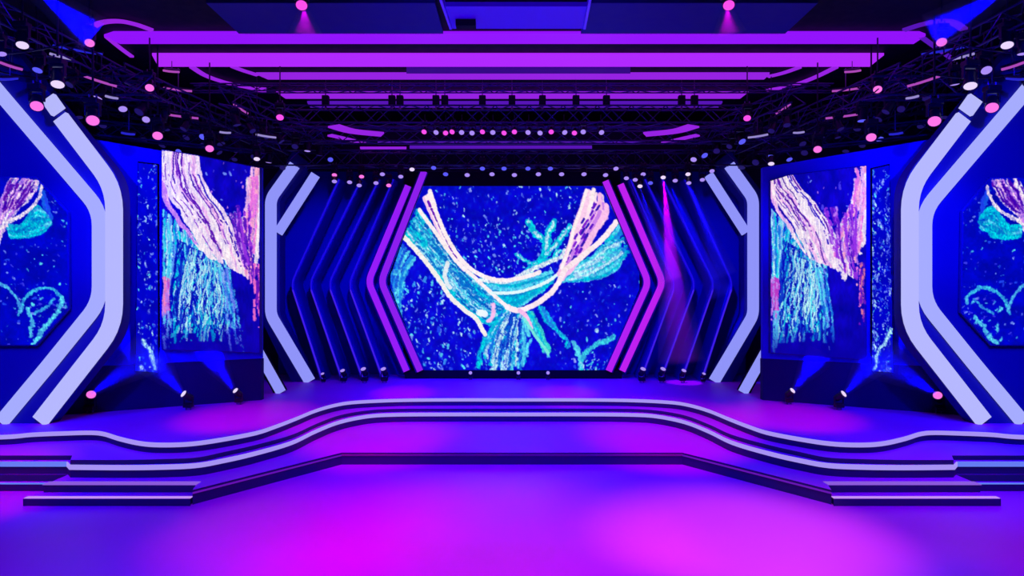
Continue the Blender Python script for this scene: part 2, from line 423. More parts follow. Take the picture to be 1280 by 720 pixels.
# right teal lump
cv.bundle([(700, 345), (725, 330), (750, 312), (774, 278)], [(703, 352), (740, 348), (768, 338), (785, 318)], 80, 3.6, [TEAL, (0, 190, 215), (20, 140, 225), CYA], .85, .6, .15)
cv.bundle([(710, 340), (735, 325), (762, 303), (780, 300)], [(712, 350), (745, 340), (770, 325), (782, 312)], 34, 2.4, [PCY, CYA, (60, 225, 225), (0, 150, 200)], .8, .4, .35)
# branches
for pts, wd in ([[(660, 276), (668, 291), (680, 300), (683, 312), (672, 330), (655, 345)], 7], [[(692, 278), (684, 297), (682, 312)], 7], [[(713, 283), (697, 303), (680, 320), (662, 338)], 6],
                [[(645, 318), (656, 325), (668, 330)], 3.5], [[(700, 313), (690, 325), (672, 333)], 4]):
    cv.stroke(pts, wd, TEAL, .85, .9); cv.stroke(pts, wd * .35, PCY, .8, .8, gaps=.4)
cv.stroke([(600, 350), (630, 353), (655, 342), (675, 333), (700, 322), (706, 312)], 4, (225, 245, 240), .9, .5)
# bottom fan
cv.bundle([(632, 385), (612, 415), (600, 440), (598, 464)], [(655, 395), (662, 420), (662, 445), (664, 464)], 90, 3.2, [TEAL, CYA, (0, 170, 215), (20, 120, 225), PCY], .8, .7, .3)
cv.bundle([(636, 388), (622, 420), (612, 464)], [(652, 392), (652, 430), (650, 464)], 36, 1.6, [(0, 40, 190), PCY, (0, 80, 200), (200, 245, 240)], .8, .6, .4)
cv.bundle([(655, 388), (668, 412), (682, 444)], [(665, 390), (680, 420), (690, 446)], 16, 3, [TEAL, (60, 225, 200), CYA], .85, .5, .1)
cv.bundle([(672, 378), (680, 398), (700, 420), (705, 430)], [(680, 385), (695, 410), (712, 428), (710, 436)], 14, 2.4, [TEAL, CYA, (30, 150, 235)], .8, .6, .2)
cv.stroke([(717, 428), (722, 437), (725, 452), (726, 462)], 4.5, CYA, .8, .9)
cv.stroke([(726, 450), (735, 438), (747, 430), (768, 421)], 4, (60, 215, 225), .8, 1.0)
cv.stroke([(745, 414), (752, 408), (764, 402)], 4, PCY, .7, 1.2, gaps=.4)
cv.specks(725, 448, 760, 462, 30, [CYA, TEAL, PCY], (.5, 1.3), (0, 5), 2.2)
finish(cv, 40, 1.0, 6., (1.6, 2.4), .3)
# pink strands, top left
cv.bundle([(529, 248), (545, 282), (560, 312), (578, 338)], [(539, 240), (552, 280), (566, 310), (584, 335)], 16, 3, [PNK, WHT, (245, 210, 240)], .9, .3, .1)
for k in range(9):
    x = 535 + k * 4.6; y = 252 + k * 9.3; cv.stroke([(x, y), (x + 3, y + 6)], 3.2, PUR, .9, .2)
cv.stroke([(537, 239), (548, 272), (562, 303), (580, 328), (598, 342), (622, 350), (650, 348), (675, 340)], 4.6, WHT, .95, .3)
cv.stroke([(524, 262), (541, 286), (558, 310), (572, 328), (590, 344), (612, 364), (630, 380), (642, 388)], 4.2, WHT, .95, .3)
cv.stroke([(505, 296), (528, 322), (548, 348), (562, 370), (580, 387), (594, 397), (601, 408), (606, 418)], 5.2, (245, 240, 235), .97, .4)
cv.stroke([(560, 328), (556, 345), (562, 360)], 5, (225, 235, 240), .9, .5)
cv.stroke([(614, 366), (640, 366), (662, 361), (684, 352), (700, 341)], 3.4, (225, 250, 250), .9, .3)
cv.stroke([(616, 380), (617, 392), (610, 402)], 4, PNK, .7, .8); cv.stroke([(600, 390), (607, 393)], 8, (230, 240, 245), .85, .8)
# main sweep
cv.bundle([(733, 237), (725, 262), (716, 288), (710, 312), (698, 342)], [(757, 246), (760, 268), (742, 296), (724, 325), (704, 350)], 40, 4.2, [PNK, (250, 205, 235), (255, 225, 240), LIL], .9, .5, .1)
for k in range(34):
    f = rng.random(); g = rng.uniform(.08, .92); x = 738 + 16 * g - f * 36 * (1 - .1 * g); y = 248 + f * 78
    if y > 252 + (0 if g > .2 else 14): cv.stroke([(x, y + 2.5), (x + 3, y - 2.5)], 2.6, [(95, 20, 200), (130, 30, 210), (50, 20, 180)][k % 3], .9, .2)
cv.stroke([(733, 238), (726, 262), (717, 287), (711, 312), (702, 335)], 3.4, WHT, .9, .4); cv.stroke([(742, 237), (740, 252), (736, 262)], 4, WHT, .85, .5)
cv.stroke([(771, 277), (752, 300), (728, 320), (706, 338), (698, 354), (684, 370), (664, 383), (648, 388), (634, 384)], 6.2, (255, 232, 238), .97, .4)
cv.stroke([(650, 388), (658, 396), (664, 410)], 5, PNK, .9, .4)
cv.stroke([(655, 398), (668, 418), (686, 442)], 3, (120, 235, 220), .8, .5)
HEX = [(534, 213.5), (488, 343), (488, 361), (530, 463.5), (757, 463.5), (800, 361), (800, 343), (753, 213.5)]
DS = 22.6
def screen_box(name, poly, d, thick, m, parent):
    return MB().prism([P(x, y, d) for x, y in poly], (0, thick, 0)).build(name, m, parent)
cs = empty('led_screen', (0, DS, ZC)); tag(cs, 'large hexagonal video screen showing white, pink and teal swirls, centre stage', 'screen')
def grow(poly, k):
    c = np.mean(poly, axis=0); return [tuple(c + (np.array(p) - c) * k) for p in poly]
screen_box('screen_casing', grow(HEX, 1.004), DS + .02, .25, BLACK, cs)
display('display', cv, HEX, flat_place(DS), cs)
MB().box((0.05, DS + .1, 1.0 - .04), (7.6, .5, .28)).build('plinth', BLACK, cs); rebase(cs)

# side screens ------------------------------------------------------
WSL = (18.2 - 16.2) / (10.94 - 7.05)           # plan slope of the angled side walls
def wall_depth(X):                              # X = distance from the centre line
    return 16.2 + (10.94 - X) * WSL
def angled_place(sign, off):
    def f(px, py):
        u = (px - 640) / F * sign               # |X| / d
        d = (16.2 + 10.94 * WSL) / (1 + WSL * u) - off
        return np.stack([sign * u * d, d, EYE - (py - 360) * d / F], -1)
    return f
def APt(sign, px, py, off=0.):
    return Vector(angled_place(sign, off)(np.array(float(px)), np.array(float(py))))

def paint_side(cvs, ox, k, top):
    """ox: left edge of display in px, k: horizontal squeeze, top: offset of the strands"""
    X = lambda x: ox + (x - 202) * k
    kb = 1.0 if top == 0 else .84
    m = lambda pts: [(X(202 + (x - 202) * (kb if x < 308 else 1)), y) for x, y in pts]
    a = cvs.noise(10, 14, 5); b_ = cvs.noise(2, 5, 6)
    cvs.a[..., 2] = .60 + .2 * a + .12 * (b_ - .5); cvs.a[..., 0] = .06 * a; cvs.a[..., 1] = .01
    cvs.specks(X(245), 195, X(315), 300, 40, [PBL, (70, 60, 220), LIL], (.5, 1.3), (0, 5), 1.2)
    cvs.bundle(m([(204, 262), (205, 320), (204, 378)]), m([(236, 290), (236, 345), (226, 398)]), 80, 1.5, [(20, 120, 225), TEAL, CYA, (90, 160, 240), PCY], .85, .3, .35)
    cvs.bundle(m([(240, 290), (226, 350), (213, 428)]), m([(286, 318), (287, 370), (284, 425)]), 190, 1.5, [TEAL, CYA, PCY, (0, 170, 215), (20, 90, 220), (160, 245, 235)], .88, .35, .4, 1.6)
    cvs.bundle(m([(222, 300), (216, 350), (210, 415)]), m([(288, 330), (292, 380), (294, 425)]), 110, 1.4, [(0, 20, 170), (0, 0, 190), (10, 60, 200)], .85, .3, .45, 1.8)
    cvs.bundle(m([(236, 310), (228, 350), (222, 400)]), m([(278, 325), (280, 370), (276, 410)]), 50, 1.1, [PCY, (190, 250, 240), CYA], .9, .3, .4, 1.8)
    cvs.bundle(m([(270, 335), (282, 390), (284, 438)]), m([(285, 335), (298, 390), (304, 440)]), 26, 1.3, [PBL, CYA, (20, 110, 220)], .75, .5, .6)
    cvs.bundle(m([(203 + top, 190), (206 + top * .6, 230), (225, 265), (262, 322)]), m([(247 + top, 190), (252 + top, 225), (284, 272), (308, 345)]), 130, 2.7, [WHT, PNK, (255, 225, 240), (255, 235, 245), WHT], .9, .2, .15, 1.2)
    cvs.bundle(m([(203 + top, 190), (206 + top * .6, 230), (228, 270), (262, 322)]), m([(247 + top, 190), (252 + top, 225), (285, 275), (306, 335)]), 14, 1.3, [(90, 10, 170), (120, 40, 200), (60, 0, 160), (50, 20, 190)], .85, .2, .4, 1.2)
    cvs.bundle(m([(203, 215), (203, 245), (225, 275), (240, 295)]), m([(205, 225), (215, 262), (235, 292), (258, 320)]), 24, 2, [PNK, LIL, WHT], .8, .4, .3)
    cvs.bundle(m([(310, 212), (308, 250), (300, 300), (306, 345)]), m([(325, 205), (325, 250), (322, 300), (318, 360)]), 34, 2.6, [PNK, (255, 170, 200), (240, 120, 220), WHT], .85, .5, .3)
    cvs.bundle(m([(316, 330), (316, 405)]), m([(325, 330), (324, 410)]), 10, 1.8, [(240, 110, 200), (230, 120, 150), PUR], .8, .4, .5)
    cvs.bundle(m([(285, 260), (298, 310), (305, 335)]), m([(312, 255), (314, 310), (318, 350)]), 30, 2, [(150, 50, 220), LIL, (90, 20, 190)], .75, .5, .45)
    cvs.bundle(m([(204, 345), (204, 400)]), m([(213, 350), (214, 405)]), 16, 2, [(190, 60, 200), (240, 130, 190), LIL], .75, .6, .4)
    cvs.bundle(m([(204, 390), (204, 440)]), m([(216, 390), (213, 440)]), 12, 1.5, [PBL, CYA], .6, .6, .6)

def side_screen(sign, x0, x1, poly, ox, k, top, label):
    c = Canvas(min(p[0] for p in poly) - 1, min(p[1] for p in poly) - 1, max(p[0] for p in poly) + 1, max(p[1] for p in poly) + 1, 1.5)
    paint_side(c, ox, k, top)
    finish(c, 60, 1.3, 12., (1.1, 6.), .2)
    # the picture fades out towards the bottom of the display
    yy = c.y0 + np.arange(c.h) / c.res; f = np.clip((yy - 405) / 40, 0, 1)[:, None, None]
    c.a = c.a * (1 - f * .75) + np.array((0, 0, .62)) * f * .75
    mx = sum(p[0] for p in poly) / len(poly); ctr = APt(sign, mx, 512)
    root = empty('led_screen', (ctr.x, ctr.y, ZC)); tag(root, label, 'screen', 'tall side screens')
    big = grow(poly, 1.006)
    MB().prism([APt(sign, x, y, .10) for x, y in big], (0, .16, 0)).build('screen_casing', mat('screen_bezel', (.01, .01, .25), .5), root)
    display('display', c, poly, angled_place(sign, .115), root); rebase(root)
side_screen(-1, 202, 325, [(202, 187), (245, 194), (325, 210), (325, 441), (202, 437)], 202, 1.0, 0, 'tall video screen with pink strands over teal streaks, beside the left portal')
side_screen(1, 963, 1083, [(963, 226), (985, 219), (1083, 207), (1083, 450), (963, 441)], 963, .976, -14, 'tall video screen with pink strands over teal streaks, beside the right portal')
def narrow(sign, poly, n, label, streak):
    c = Canvas(min(p[0] for p in poly) - 1, min(p[1] for p in poly) - 1, max(p[0] for p in poly) + 1, max(p[1] for p in poly) + 1, 1.6)
    a = c.noise(6, 12, 8); c.a[..., 2] = .66 + .18 * a; c.a[..., 0] = 0; c.a[..., 1] = .01
    x0, x1 = poly[0][0], poly[1][0]; y0, y1 = poly[0][1], poly[2][1]
    c.specks(x0, y0, x1, y1, n, [PBL, CYA, MBL, (150, 180, 250), PCY], (.35, 1.0), (0, 5), 1.57)
    c.specks(x0, y0, x0 + 4, y1, n // 4, [PBL, CYA, PCY], (.35, 1.0), (0, 5), 1.57); c.specks(x1 - 4, y0, x1, y1, n // 4, [PBL, MBL], (.35, .9), (0, 5), 1.57)
    c.stroke(streak, 3, (150, 225, 235), .85, .6); c.stroke(streak, 1.2, PCY, .8, .5)
    finish(c, 70, 1.5, 4., (1., 2.4), .5)
    mx = (x0 + x1) / 2; ctr = APt(sign, mx, 512); root = empty('led_screen', (ctr.x, ctr.y, ZC)); tag(root, label, 'screen', 'narrow side screens')
    MB().prism([APt(sign, x, y, .06) for x, y in grow(poly, 1.01)], (0, .1, 0)).build('screen_casing', BLACK, root)
    display('display', c, poly, angled_place(sign, .075), root); rebase(root)
narrow(-1, [(172, 203), (197, 206), (198, 466), (169, 464)], 150, 'narrow dark-blue screen strip with sparse pale specks, left of the stage', [(178, 425), (185, 434), (190, 445), (194, 460)])
narrow(1, [(1090, 211), (1112, 206), (1117, 466), (1090, 464)], 330, 'narrow screen strip dense with pale blue specks, right of the stage', [(1115, 410), (1106, 428), (1098, 442), (1093, 462)])

# angled side walls carrying them + black skirting
for s, side in ((-1, 'left'), (1, 'right')):
    def q(Xa, z): return Vector((s * Xa, wall_depth(Xa), z))
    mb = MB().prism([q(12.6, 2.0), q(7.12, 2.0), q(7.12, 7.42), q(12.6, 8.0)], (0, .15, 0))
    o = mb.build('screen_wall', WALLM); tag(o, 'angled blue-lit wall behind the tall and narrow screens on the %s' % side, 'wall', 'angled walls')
    sk = MB().prism([q(12.6, ZC), q(7.12, ZC), q(7.12, 1.99), q(12.6, 1.99)], (0, .2, 0)).build('wall_skirt', mat('skirt_navy', (.004, .003, .09), .8, noise=.1))
    tag(sk, 'black skirting panel under the tall screen on the %s' % side, 'skirting', 'black skirtings')

# octagon screens and outer portals ---------------------------------
LED_W = led('portal_white', (166, 172, 250)); LED_W2 = led('portal_white_warm', (182, 184, 250)); LED_M = led('portal_mid', (144, 148, 248))
def octagon(sign):
    pts = [(-75, 222), (45, 222), (84, 266), (85, 386), (45, 431), (-75, 431), (-115, 386), (-115, 266)]
    if sign > 0: pts = [(1355, 222), (1238, 223), (1204, 264), (1202, 390), (1240, 431), (1355, 431), (1395, 390), (1395, 264)]
    c = Canvas(min(p[0] for p in pts) - 1, 220, max(p[0] for p in pts) + 1, 433, 1.3)
    a = c.noise(14, 14, 9); b_ = c.noise(3, 3, 10); c.a[..., 2] = .62 + .2 * a + .1 * (b_ - .5); c.a[..., 0] = 0; c.a[..., 1] = .02
    X = (lambda x: x) if sign < 0 else (lambda x: 1280 - x + 6)
    m = lambda p: [(X(x), y) for x, y in p]
    for x0, y0, x1, y1, n in ((0, 300, 85, 360, 50), (60, 245, 86, 300, 25), (0, 350, 85, 430, 60), (-110, 240, 0, 425, 120), (40, 370, 82, 430, 60)):
        c.specks(min(X(x0), X(x1)), y0, max(X(x0), X(x1)), y1, n, [PBL, MBL, CYA, (60, 60, 230)], (.4, 1.2), (0, 4), .4 if sign < 0 else 2.6)
    c.bundle(m([(8, 282), (28, 280), (45, 258), (60, 270)]), m([(12, 296), (35, 297), (55, 290), (64, 280)]), 55, 3, [TEAL, (0, 180, 205), CYA, (0, 140, 200)], .9, .5, .1)
    c.bundle(m([(46, 232), (52, 250), (56, 262)]), m([(54, 240), (60, 258), (66, 275)]), 10, 3, [(20, 100, 225), MBL], .7, .5, .3)
    c.bundle(m([(13, 222), (3, 245), (0, 270), (-8, 300)]), m([(48, 226), (38, 245), (14, 270), (-2, 305)]), 36, 2.6, [PNK, WHT, (255, 215, 235), LIL], .88, .5, .2)
    c.bundle(m([(14, 224), (4, 245), (0, 265)]), m([(46, 228), (34, 248), (12, 268)]), 16, 1.7, [(90, 10, 170), (60, 0, 170)], .85, .5, .3)
    c.stroke(m([(52, 232), (48, 248), (34, 264), (14, 276), (0, 285), (-12, 305)]), 3.6, WHT, .95, .3)
    c.stroke(m([(24, 392), (32, 372), (48, 361), (66, 362), (78, 372)]), 2.6, (60, 200, 230), .9, .6)
    c.stroke(m([(0, 354), (10, 360), (22, 376), (26, 390)]), 2.2, (80, 190, 235), .85, .6)
    c.stroke(m([(78, 372), (72, 390), (60, 405), (48, 422), (40, 430)]), 3.5, CYA, .8, 1.2, gaps=.3)
    c.stroke(m([(44, 392), (58, 384), (68, 374)]), 2, (60, 180, 230), .8, .6); c.stroke(m([(34, 385), (40, 400), (38, 420)]), 3, CYA, .8, 1.0, gaps=.3)
    c.stroke(m([(-10, 430), (-40, 380), (-80, 350)]), 2.4, (60, 200, 230), .8, .8)
    finish(c, 80, 1.2, 6., (1.6, 2.4), .4)
    d = 14.9; ctr = P(-15 if sign < 0 else 1295, 531, d)
    root = empty('led_screen', (ctr.x, d, ZC)); side = 'left' if sign < 0 else 'right'
    tag(root, 'octagonal video screen with teal and pink swirl inside the %s white-lit portal' % side, 'screen', 'octagonal screens')
    screen_box('screen_casing', grow(pts, 1.01), d, .08, mat('screen_bezel', (.01, .01, .25), .5), root)
    display('display', c, pts, flat_place(d - .012), root); rebase(root)
for s in (-1, 1): octagon(s)

for s, side in ((-1, 'left'), (1, 'right')):
    g = (lambda p: p) if s < 0 else mir
    root = empty('light_portal', (P(100, 531, 15).x * -s if s > 0 else P(100, 531, 15).x, 15, ZC))
    tag(root, 'tall blue portal panel edged with two white light bars, far %s of stage' % side, 'portal', 'outer portals')
    outer = round_corners([(-14, 24), (151.5, 224), (151.5, 416), (61, 530.6)], 26)
    pan = [(-210, 20)] + outer + [(-210, 530.6)]
    MB().prism([P(x, y, 15.02) for x, y in g(pan)], (0, .35, 0)).build('panel', PANELM, root)
    s1 = [(-60, 46), (-1, 117), (53, 180), (123, 262), (123, 378), (60, 456), (4, 523), (0, 528)]
    s2 = [(80, 152), (141, 236), (141, 406), (48, 528)]
    s2 = [(74, 146), (141, 234), (141, 408), (48, 527)]
    band_xz('light_bar', g(s1), 16.5, 14.93, .08, LED_W, root, 20)
    band_xz('light_bar', g(s2), 19, 14.90, .10, LED_W2, root, 28)
    band_xz('light_bar_end', g([(59, 122), (71, 139)]), 18, 14.86, .10, LED_W2, root)
    rebase(root)
    # middle portal
    r2 = empty('light_portal', (s * 8.1, 21.6, ZC)); tag(r2, 'angular portal with lavender light bars flanking the fins on the %s' % side, 'portal', 'inner portals')
    fr = [(372, 196), (341, 246), (341, 396), (385, 478)]
    L, R = ribbon2(round_corners([(x + 4, y) for x, y in fr], 8), 34)
    band_xz('panel', g([(376, 196), (338, 246), (338, 396), (378, 477.6)]), 24, 21.66, .5, PANELM, r2, 8)
    band_xz('light_bar', g([(368, 206), (338, 248), (338, 394), (387, 477)]), 13.5, 21.55, .08, LED_M, r2, 8)
    band_xz('light_bar', g([(394, 218), (347, 291)]), 11.5, 21.5, .08, LED_M, r2)
    rebase(r2)
    r3 = empty('light_bar_leg', (s * 7.0, 19.3, ZC)); tag(r3, 'short slanted lavender light bar standing before the inner portal, %s' % side, 'light', 'short slanted light bars')
    band_xz('light_bar', g([(322.5, 440), (351, 491)]), 12, 19.27, .06, LED_M, r3)
    band_xz('backing', g([(322.5, 440), (351, 491.4)]), 16, 19.34, .08, BLACK, r3); rebase(r3)
    # violet light bars around the centre screen
    for k, pts in enumerate([[(510, 232), (460, 352), (508, 464)], [(530, 214), (476, 352), (525, 464)]] if s < 0 else [[(757, 226), (811, 353), (761, 464)], [(776, 230), (829, 353), (778, 464)]]):
        colr = ((150, 28, 245), (140, 30, 235))[k] if s < 0 else ((178, 32, 240), (190, 32, 238))[k]
        rr = empty('chevron_light', (P(pts[1][0], 352, 22.3).x, 22.3, ZC))
        nm = ('outer', 'inner')[k] if s < 0 else ('inner', 'outer')[k]
        tag(rr, '%s violet chevron light bar bordering the hexagonal screen on its %s' % (nm, side), 'light', 'violet chevron lights')
        band_xz('light_tube', pts, 7.5, 22.25 + .0 * k, .07, led('violet_%s%d' % (side, k), colr), rr, r=10)
        band_xz('backing', pts, 11, 22.33, .08, mat('screen_bezel', (.01, .01, .25), .5), rr, r=10); rebase(rr)
    # fins
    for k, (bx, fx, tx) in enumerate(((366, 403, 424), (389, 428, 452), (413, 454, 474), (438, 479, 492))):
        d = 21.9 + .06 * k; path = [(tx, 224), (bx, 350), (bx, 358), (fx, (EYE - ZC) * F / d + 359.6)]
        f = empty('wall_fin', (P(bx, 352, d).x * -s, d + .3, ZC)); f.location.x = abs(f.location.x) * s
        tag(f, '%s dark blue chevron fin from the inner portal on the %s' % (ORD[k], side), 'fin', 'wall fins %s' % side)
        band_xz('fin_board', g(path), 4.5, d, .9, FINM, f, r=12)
        band_xz('edge_light', g([(x - .3, y) for x, y in path[:3]] + [(bx - .3, 362)]), 1.7, d - .03, .025, led('fin_beam_glow_upper', (26, 10, 215)), f, r=12)  # glowing strip stands in for lamp beams grazing the fin edge
        band_xz('edge_light', g([(bx - .3, 362.2), (path[3][0], path[3][1])]), 1.9, d - .03, .025, led('fin_beam_glow_lower', (62, 28, 228)), f, r=2)  # lower run of the same stand-in beam glow, made brighter
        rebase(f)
    MB_ = MB().box((s * 6.3, 23.6, 4.56), (4.6, .1, 7.48)); o = MB_.build('fin_backdrop', mat('backdrop_cloth', (.006, .004, .5), .9, noise=.1))
    tag(o, 'dark blue backdrop behind the chevron fins on the %s' % side, 'backdrop', 'fin backdrops')

# ------------------------------------------------------------------ ceiling light rings
def cplane(px, py, Z):
    d = (Z - EYE) * F / (360 - py); return Vector(((px - 640) * d / F, d, Z))
def ceil_poly(name, pts, Z, m, parent, th=.06):
    return MB().prism([cplane(x, y, Z) for x, y in pts], (0, 0, th)).build(name, m, parent)
def ceil_path(name, pts, wid, Z, m, parent, th=.05):
    w3 = [cplane(x, y, Z) for x, y in smooth_path(pts, 5)]
    L, R = ribbon2([(p.x, p.y) for p in w3], wid); mb = MB(); rows = []
    for a, b in zip(L, R):
        rows.append([mb.bm.verts.new(q) for q in ((a[0], a[1], Z), (b[0], b[1], Z), (b[0], b[1], Z + th), (a[0], a[1], Z + th))])
    for a, b in zip(rows, rows[1:]):
        for k in range(4): mb.bm.faces.new((a[k], a[(k + 1) % 4], b[(k + 1) % 4], b[k]))
    mb.bm.faces.new(rows[0]); mb.bm.faces.new(rows[-1][::-1])
    return mb.build(name, m, parent)
def ceil_thing(label, loc):
    r = empty('ceiling_light', loc); tag(r, label, 'ceiling light', 'ceiling light bands'); return r
ZR = 10.1
V1 = led('band_violet', (146, 18, 250)); V2 = led('band_magenta', (176, 40, 252)); V3 = led('band_plum', (150, 34, 225)); V4 = led('band_dim', (96, 24, 200), .8); V5 = led('band_faint', (60, 10, 150), .7)
r = ceil_thing('front violet ceiling light band with looped corner ends', (0, 15.9, ZR))
ceil_poly('light_panel', [(130, 46), (142, 42), (1149, 42), (1157, 45), (1142, 55), (150, 55)], ZR, V1, r)
ceil_path('corner_loop', [(190, 39), (170, 32), (150, 28), (130, 29), (118, 34), (115, 40)], .13, ZR, V3, r)
ceil_path('corner_loop', mir([(150, 39), (128, 32), (105, 28), (88, 30), (75, 38)]), .16, ZR, V4, r)
ceil_path('side_run', [(133, 47), (150, 61), (165, 72)], .10, ZR, V3, r); ceil_path('side_run', mir([(129, 47), (108, 62), (88, 76)]), .10, ZR, V4, r); rebase(r)
r = ceil_thing('second broad magenta ceiling light band, brightest of the set', (0, 17.4, ZR))
ceil_poly('light_panel', [(190, 69), (1105, 69), (1087, 83.5), (198, 83.5)], ZR, V2, r)
ceil_poly('light_panel', [(508, 86), (788, 86), (788, 92), (508, 92)], ZR, V5, r)
ceil_path('side_run', [(240, 85), (258, 96), (285, 105), (322, 113)], .16, ZR, V3, r); ceil_path('side_run', mir([(235, 85), (262, 98), (290, 108), (322, 114)]), .16, ZR, V3, r); rebase(r)
r = ceil_thing('third ceiling light band, thin magenta with curved ends', (0, 18.6, ZR))
ceil_poly('light_panel', [(320, 93), (962, 93), (955, 99.5), (335, 99.5)], ZR, V3, r)
ceil_path('side_run', [(290, 84), (303, 89), (322, 95)], .14, ZR, V3, r); ceil_path('side_run', mir([(280, 85), (300, 92), (320, 97)]), .14, ZR, V3, r); rebase(r)
r = ceil_thing('fourth ceiling light band, crossed by dark hoists', (0, 20.5, ZR))
ceil_poly('light_panel', [(345, 115), (936, 115), (925, 123.5), (357, 123.5)], ZR, V3, r); ceil_poly('light_panel', [(318, 111), (333, 112), (333, 116), (318, 115)], ZR, V3, r); rebase(r)
r = ceil_thing('fifth and rearmost violet band under the ceiling', (0, 21.6, ZR))
ceil_poly('light_panel', [(384, 128.5), (903, 128.5), (898, 134.5), (388, 134.5)], ZR, V4, r); rebase(r)
ZH = 8.75
for s, side in ((-1, 'left'), (1, 'right')):
    g = (lambda p: p) if s < 0 else (lambda p: [(1284 - x, y) for x, y in p])
    r = empty('hanging_light_arc', (s * 4.6, 19, ZH)); tag(r, 'pair of short curved violet light arcs hanging in the rig, %s of centre' % side, 'light', 'hanging light arcs')
    ceil_path('light_tube', g([(417, 158.5), (440, 165), (478, 169)]), .45, ZH, V3, r); ceil_path('light_tube', g([(412, 170), (430, 174), (455, 180)]), .22, ZH, V3, r); rebase(r)
r = empty('hanging_light_bar', (0, 20.9, ZH)); tag(r, 'long faint violet light lines hanging above the hexagonal screen', 'light')
ceil_poly('light_tube', [(472, 179), (800, 179), (800, 180.6), (472, 180.6)], ZH, V4, r)
ceil_poly('light_tube', [(450, 185.5), (508, 185.5), (508, 188.5), (452, 188.5)], ZH, V3, r)
ceil_poly('light_tube', [(512, 184), (740, 184), (740, 186), (512, 186)], ZH, V4, r)
ceil_poly('light_tube', [(512, 190), (830, 190), (830, 191.5), (512, 191.5)], ZH, V5, r); rebase(r)
# ceiling panel and front beam
r = empty('ceiling_panel', (0, 14.5, CEIL)); tag(r, 'pale rectangular ceiling panel at top centre in front of the light bands', 'ceiling panel')
ceil_poly('panel_face', [(552, 8), (737, 8), (729, 36), (563, 36)], CEIL - .12, mat('panel_violet', (.16, .02, .8), .6), r, .1)
for a, b in (([(549, 0), (552, 0), (565, 37), (562, 37)]), ([(736, 0), (740, 0), (732, 37), (729, 37)])) and (([(549, 0), (552.5, 0), (565, 37), (562, 37)], 0), ([(736, 0), (739.5, 0), (732, 37), (729, 37)], 1)):
    ceil_poly('panel_rail', a, CEIL - .2, mat('rail_violet', (.3, .06, 1.0), .4), r, .18)
MB().box(((583 - 640) * 14.7 / F, 14.55, CEIL - .2), (.45, .2, .14)).build('projector_mount', BLACK, r); rebase(r)
for s, side in ((-1, 'left'), (1, 'right')):
    o = MB().box((s * 4.1, 14.55, CEIL - .06), (4.9, 1.7, .08)).build('ceiling_panel', mat('panel_navy', (.008, .008, .2), .7, noise=.1)); tag(o, 'wide dark navy ceiling panel %s of the pale centre panel' % side, 'ceiling panel', 'navy ceiling panels')
spot('ceiling_uplight', (0, 9.5, 5.0), (0, 14.5, 10.2), (.05, 0, 1), 620, 70)

# ------------------------------------------------------------------ trusses
def truss(a, b, size, label, group=None, r=.028, step=.5):
    a = Vector(a); b = Vector(b); d = (b - a); L = d.length; t = d.normalized(); u = t.cross(Vector((0, 0, 1))).normalized(); v = Vector((0, 0, 1))
    root = empty('lighting_truss', (a + b) / 2); tag(root, label, 'truss', group); h = size / 2
    ch = MB(); cs_ = [(-h, -h), (h, -h), (h, h), (-h, h)]
    for p, q_ in cs_: ch.tube(a + u * p + v * q_, b + u * p + v * q_, r, 6)
    ch.build('chord_tubes', TRUSS, root, smooth=True)
    n = max(2, int(L / step)); lt = MB()
    for i in range(n):
        p0 = a + t * (L * i / n); p1 = a + t * (L * (i + 1) / n)
        for k in range(4):
            c0 = cs_[k]; c1 = cs_[(k + 1) % 4]
            if i % 2: c0, c1 = c1, c0
            lt.tube(p0 + u * c0[0] + v * c0[1], p1 + u * c1[0] + v * c1[1], r * .55, 4)
    lt.build('lattice', TRUSS, root); rebase(root); return root
for s, side in ((-1, 'left'), (1, 'right')):
    truss((s * 12.2, 12.0, 9.35), (s * 11.2, 22.5, 9.35), .5, 'outermost lengthwise truss of the %s rig' % side)
    truss((s * 10.6, 12.4, 9.6), (s * 9.3, 22.5, 9.0), .45, 'lengthwise truss of the %s rig above the white-lit portal' % side)
    truss((s * 9.4, 15.2, 9.1), (s * 7.6, 22.3, 8.7), .45, 'lengthwise truss of the %s rig above the tall screen' % side)
    truss((s * 7.7, 17.2, 9.2), (s * 6.0, 22.3, 8.95), .45, 'innermost lengthwise truss of the %s rig beside the light bands' % side)
    truss((s * 15.5, 15.7, 8.9), (s * 8.7, 15.7, 8.9), .45, 'short cross truss above the %s octagonal screen' % side)
    truss((s * 16.5, 13.4, 8.35), (s * 12.1, 13.4, 8.35), .4, 'nearest cross truss in the %s top corner' % side)
    truss((s * 12.2, 17.6, 8.45), (s * 7.3, 18.9, 8.2), .4, 'angled truss over the top edge of the %s tall screen' % side)
truss((-7.0, 19.0, 9.1), (7.0, 19.0, 9.1), .5, 'long cross truss hung with magenta lamps under the rear bands')
truss((-9.6, 21.6, 8.35), (9.6, 21.6, 8.35), .5, 'long cross truss carrying the lamp row above the hexagonal screen')
truss((-8.4, 20.4, 8.85), (8.4, 20.4, 8.85), .4, 'middle cross truss between the two long lamp trusses')
truss((-9.0, 18.0, 9.62), (9.0, 18.0, 9.62), .2, 'slim cross truss right beneath the third light band', r=.02)
# black border cloth above the centre screen
o = MB().box((0, 22.42, 8.45), (6.6, .1, 1.75)).box((0, 22.36, 9.36), (6.7, .04, .08)).build('border_cloth', BLACK); tag(o, 'black cloth hiding the top edge of the hexagonal screen', 'cloth')
o = MB().box((0, 22.1, 8.75), (15.5, .12, 1.45)).build('border_cloth', BLACK); tag(o, 'black border cloth behind the lamp row above the hexagonal screen', 'cloth')

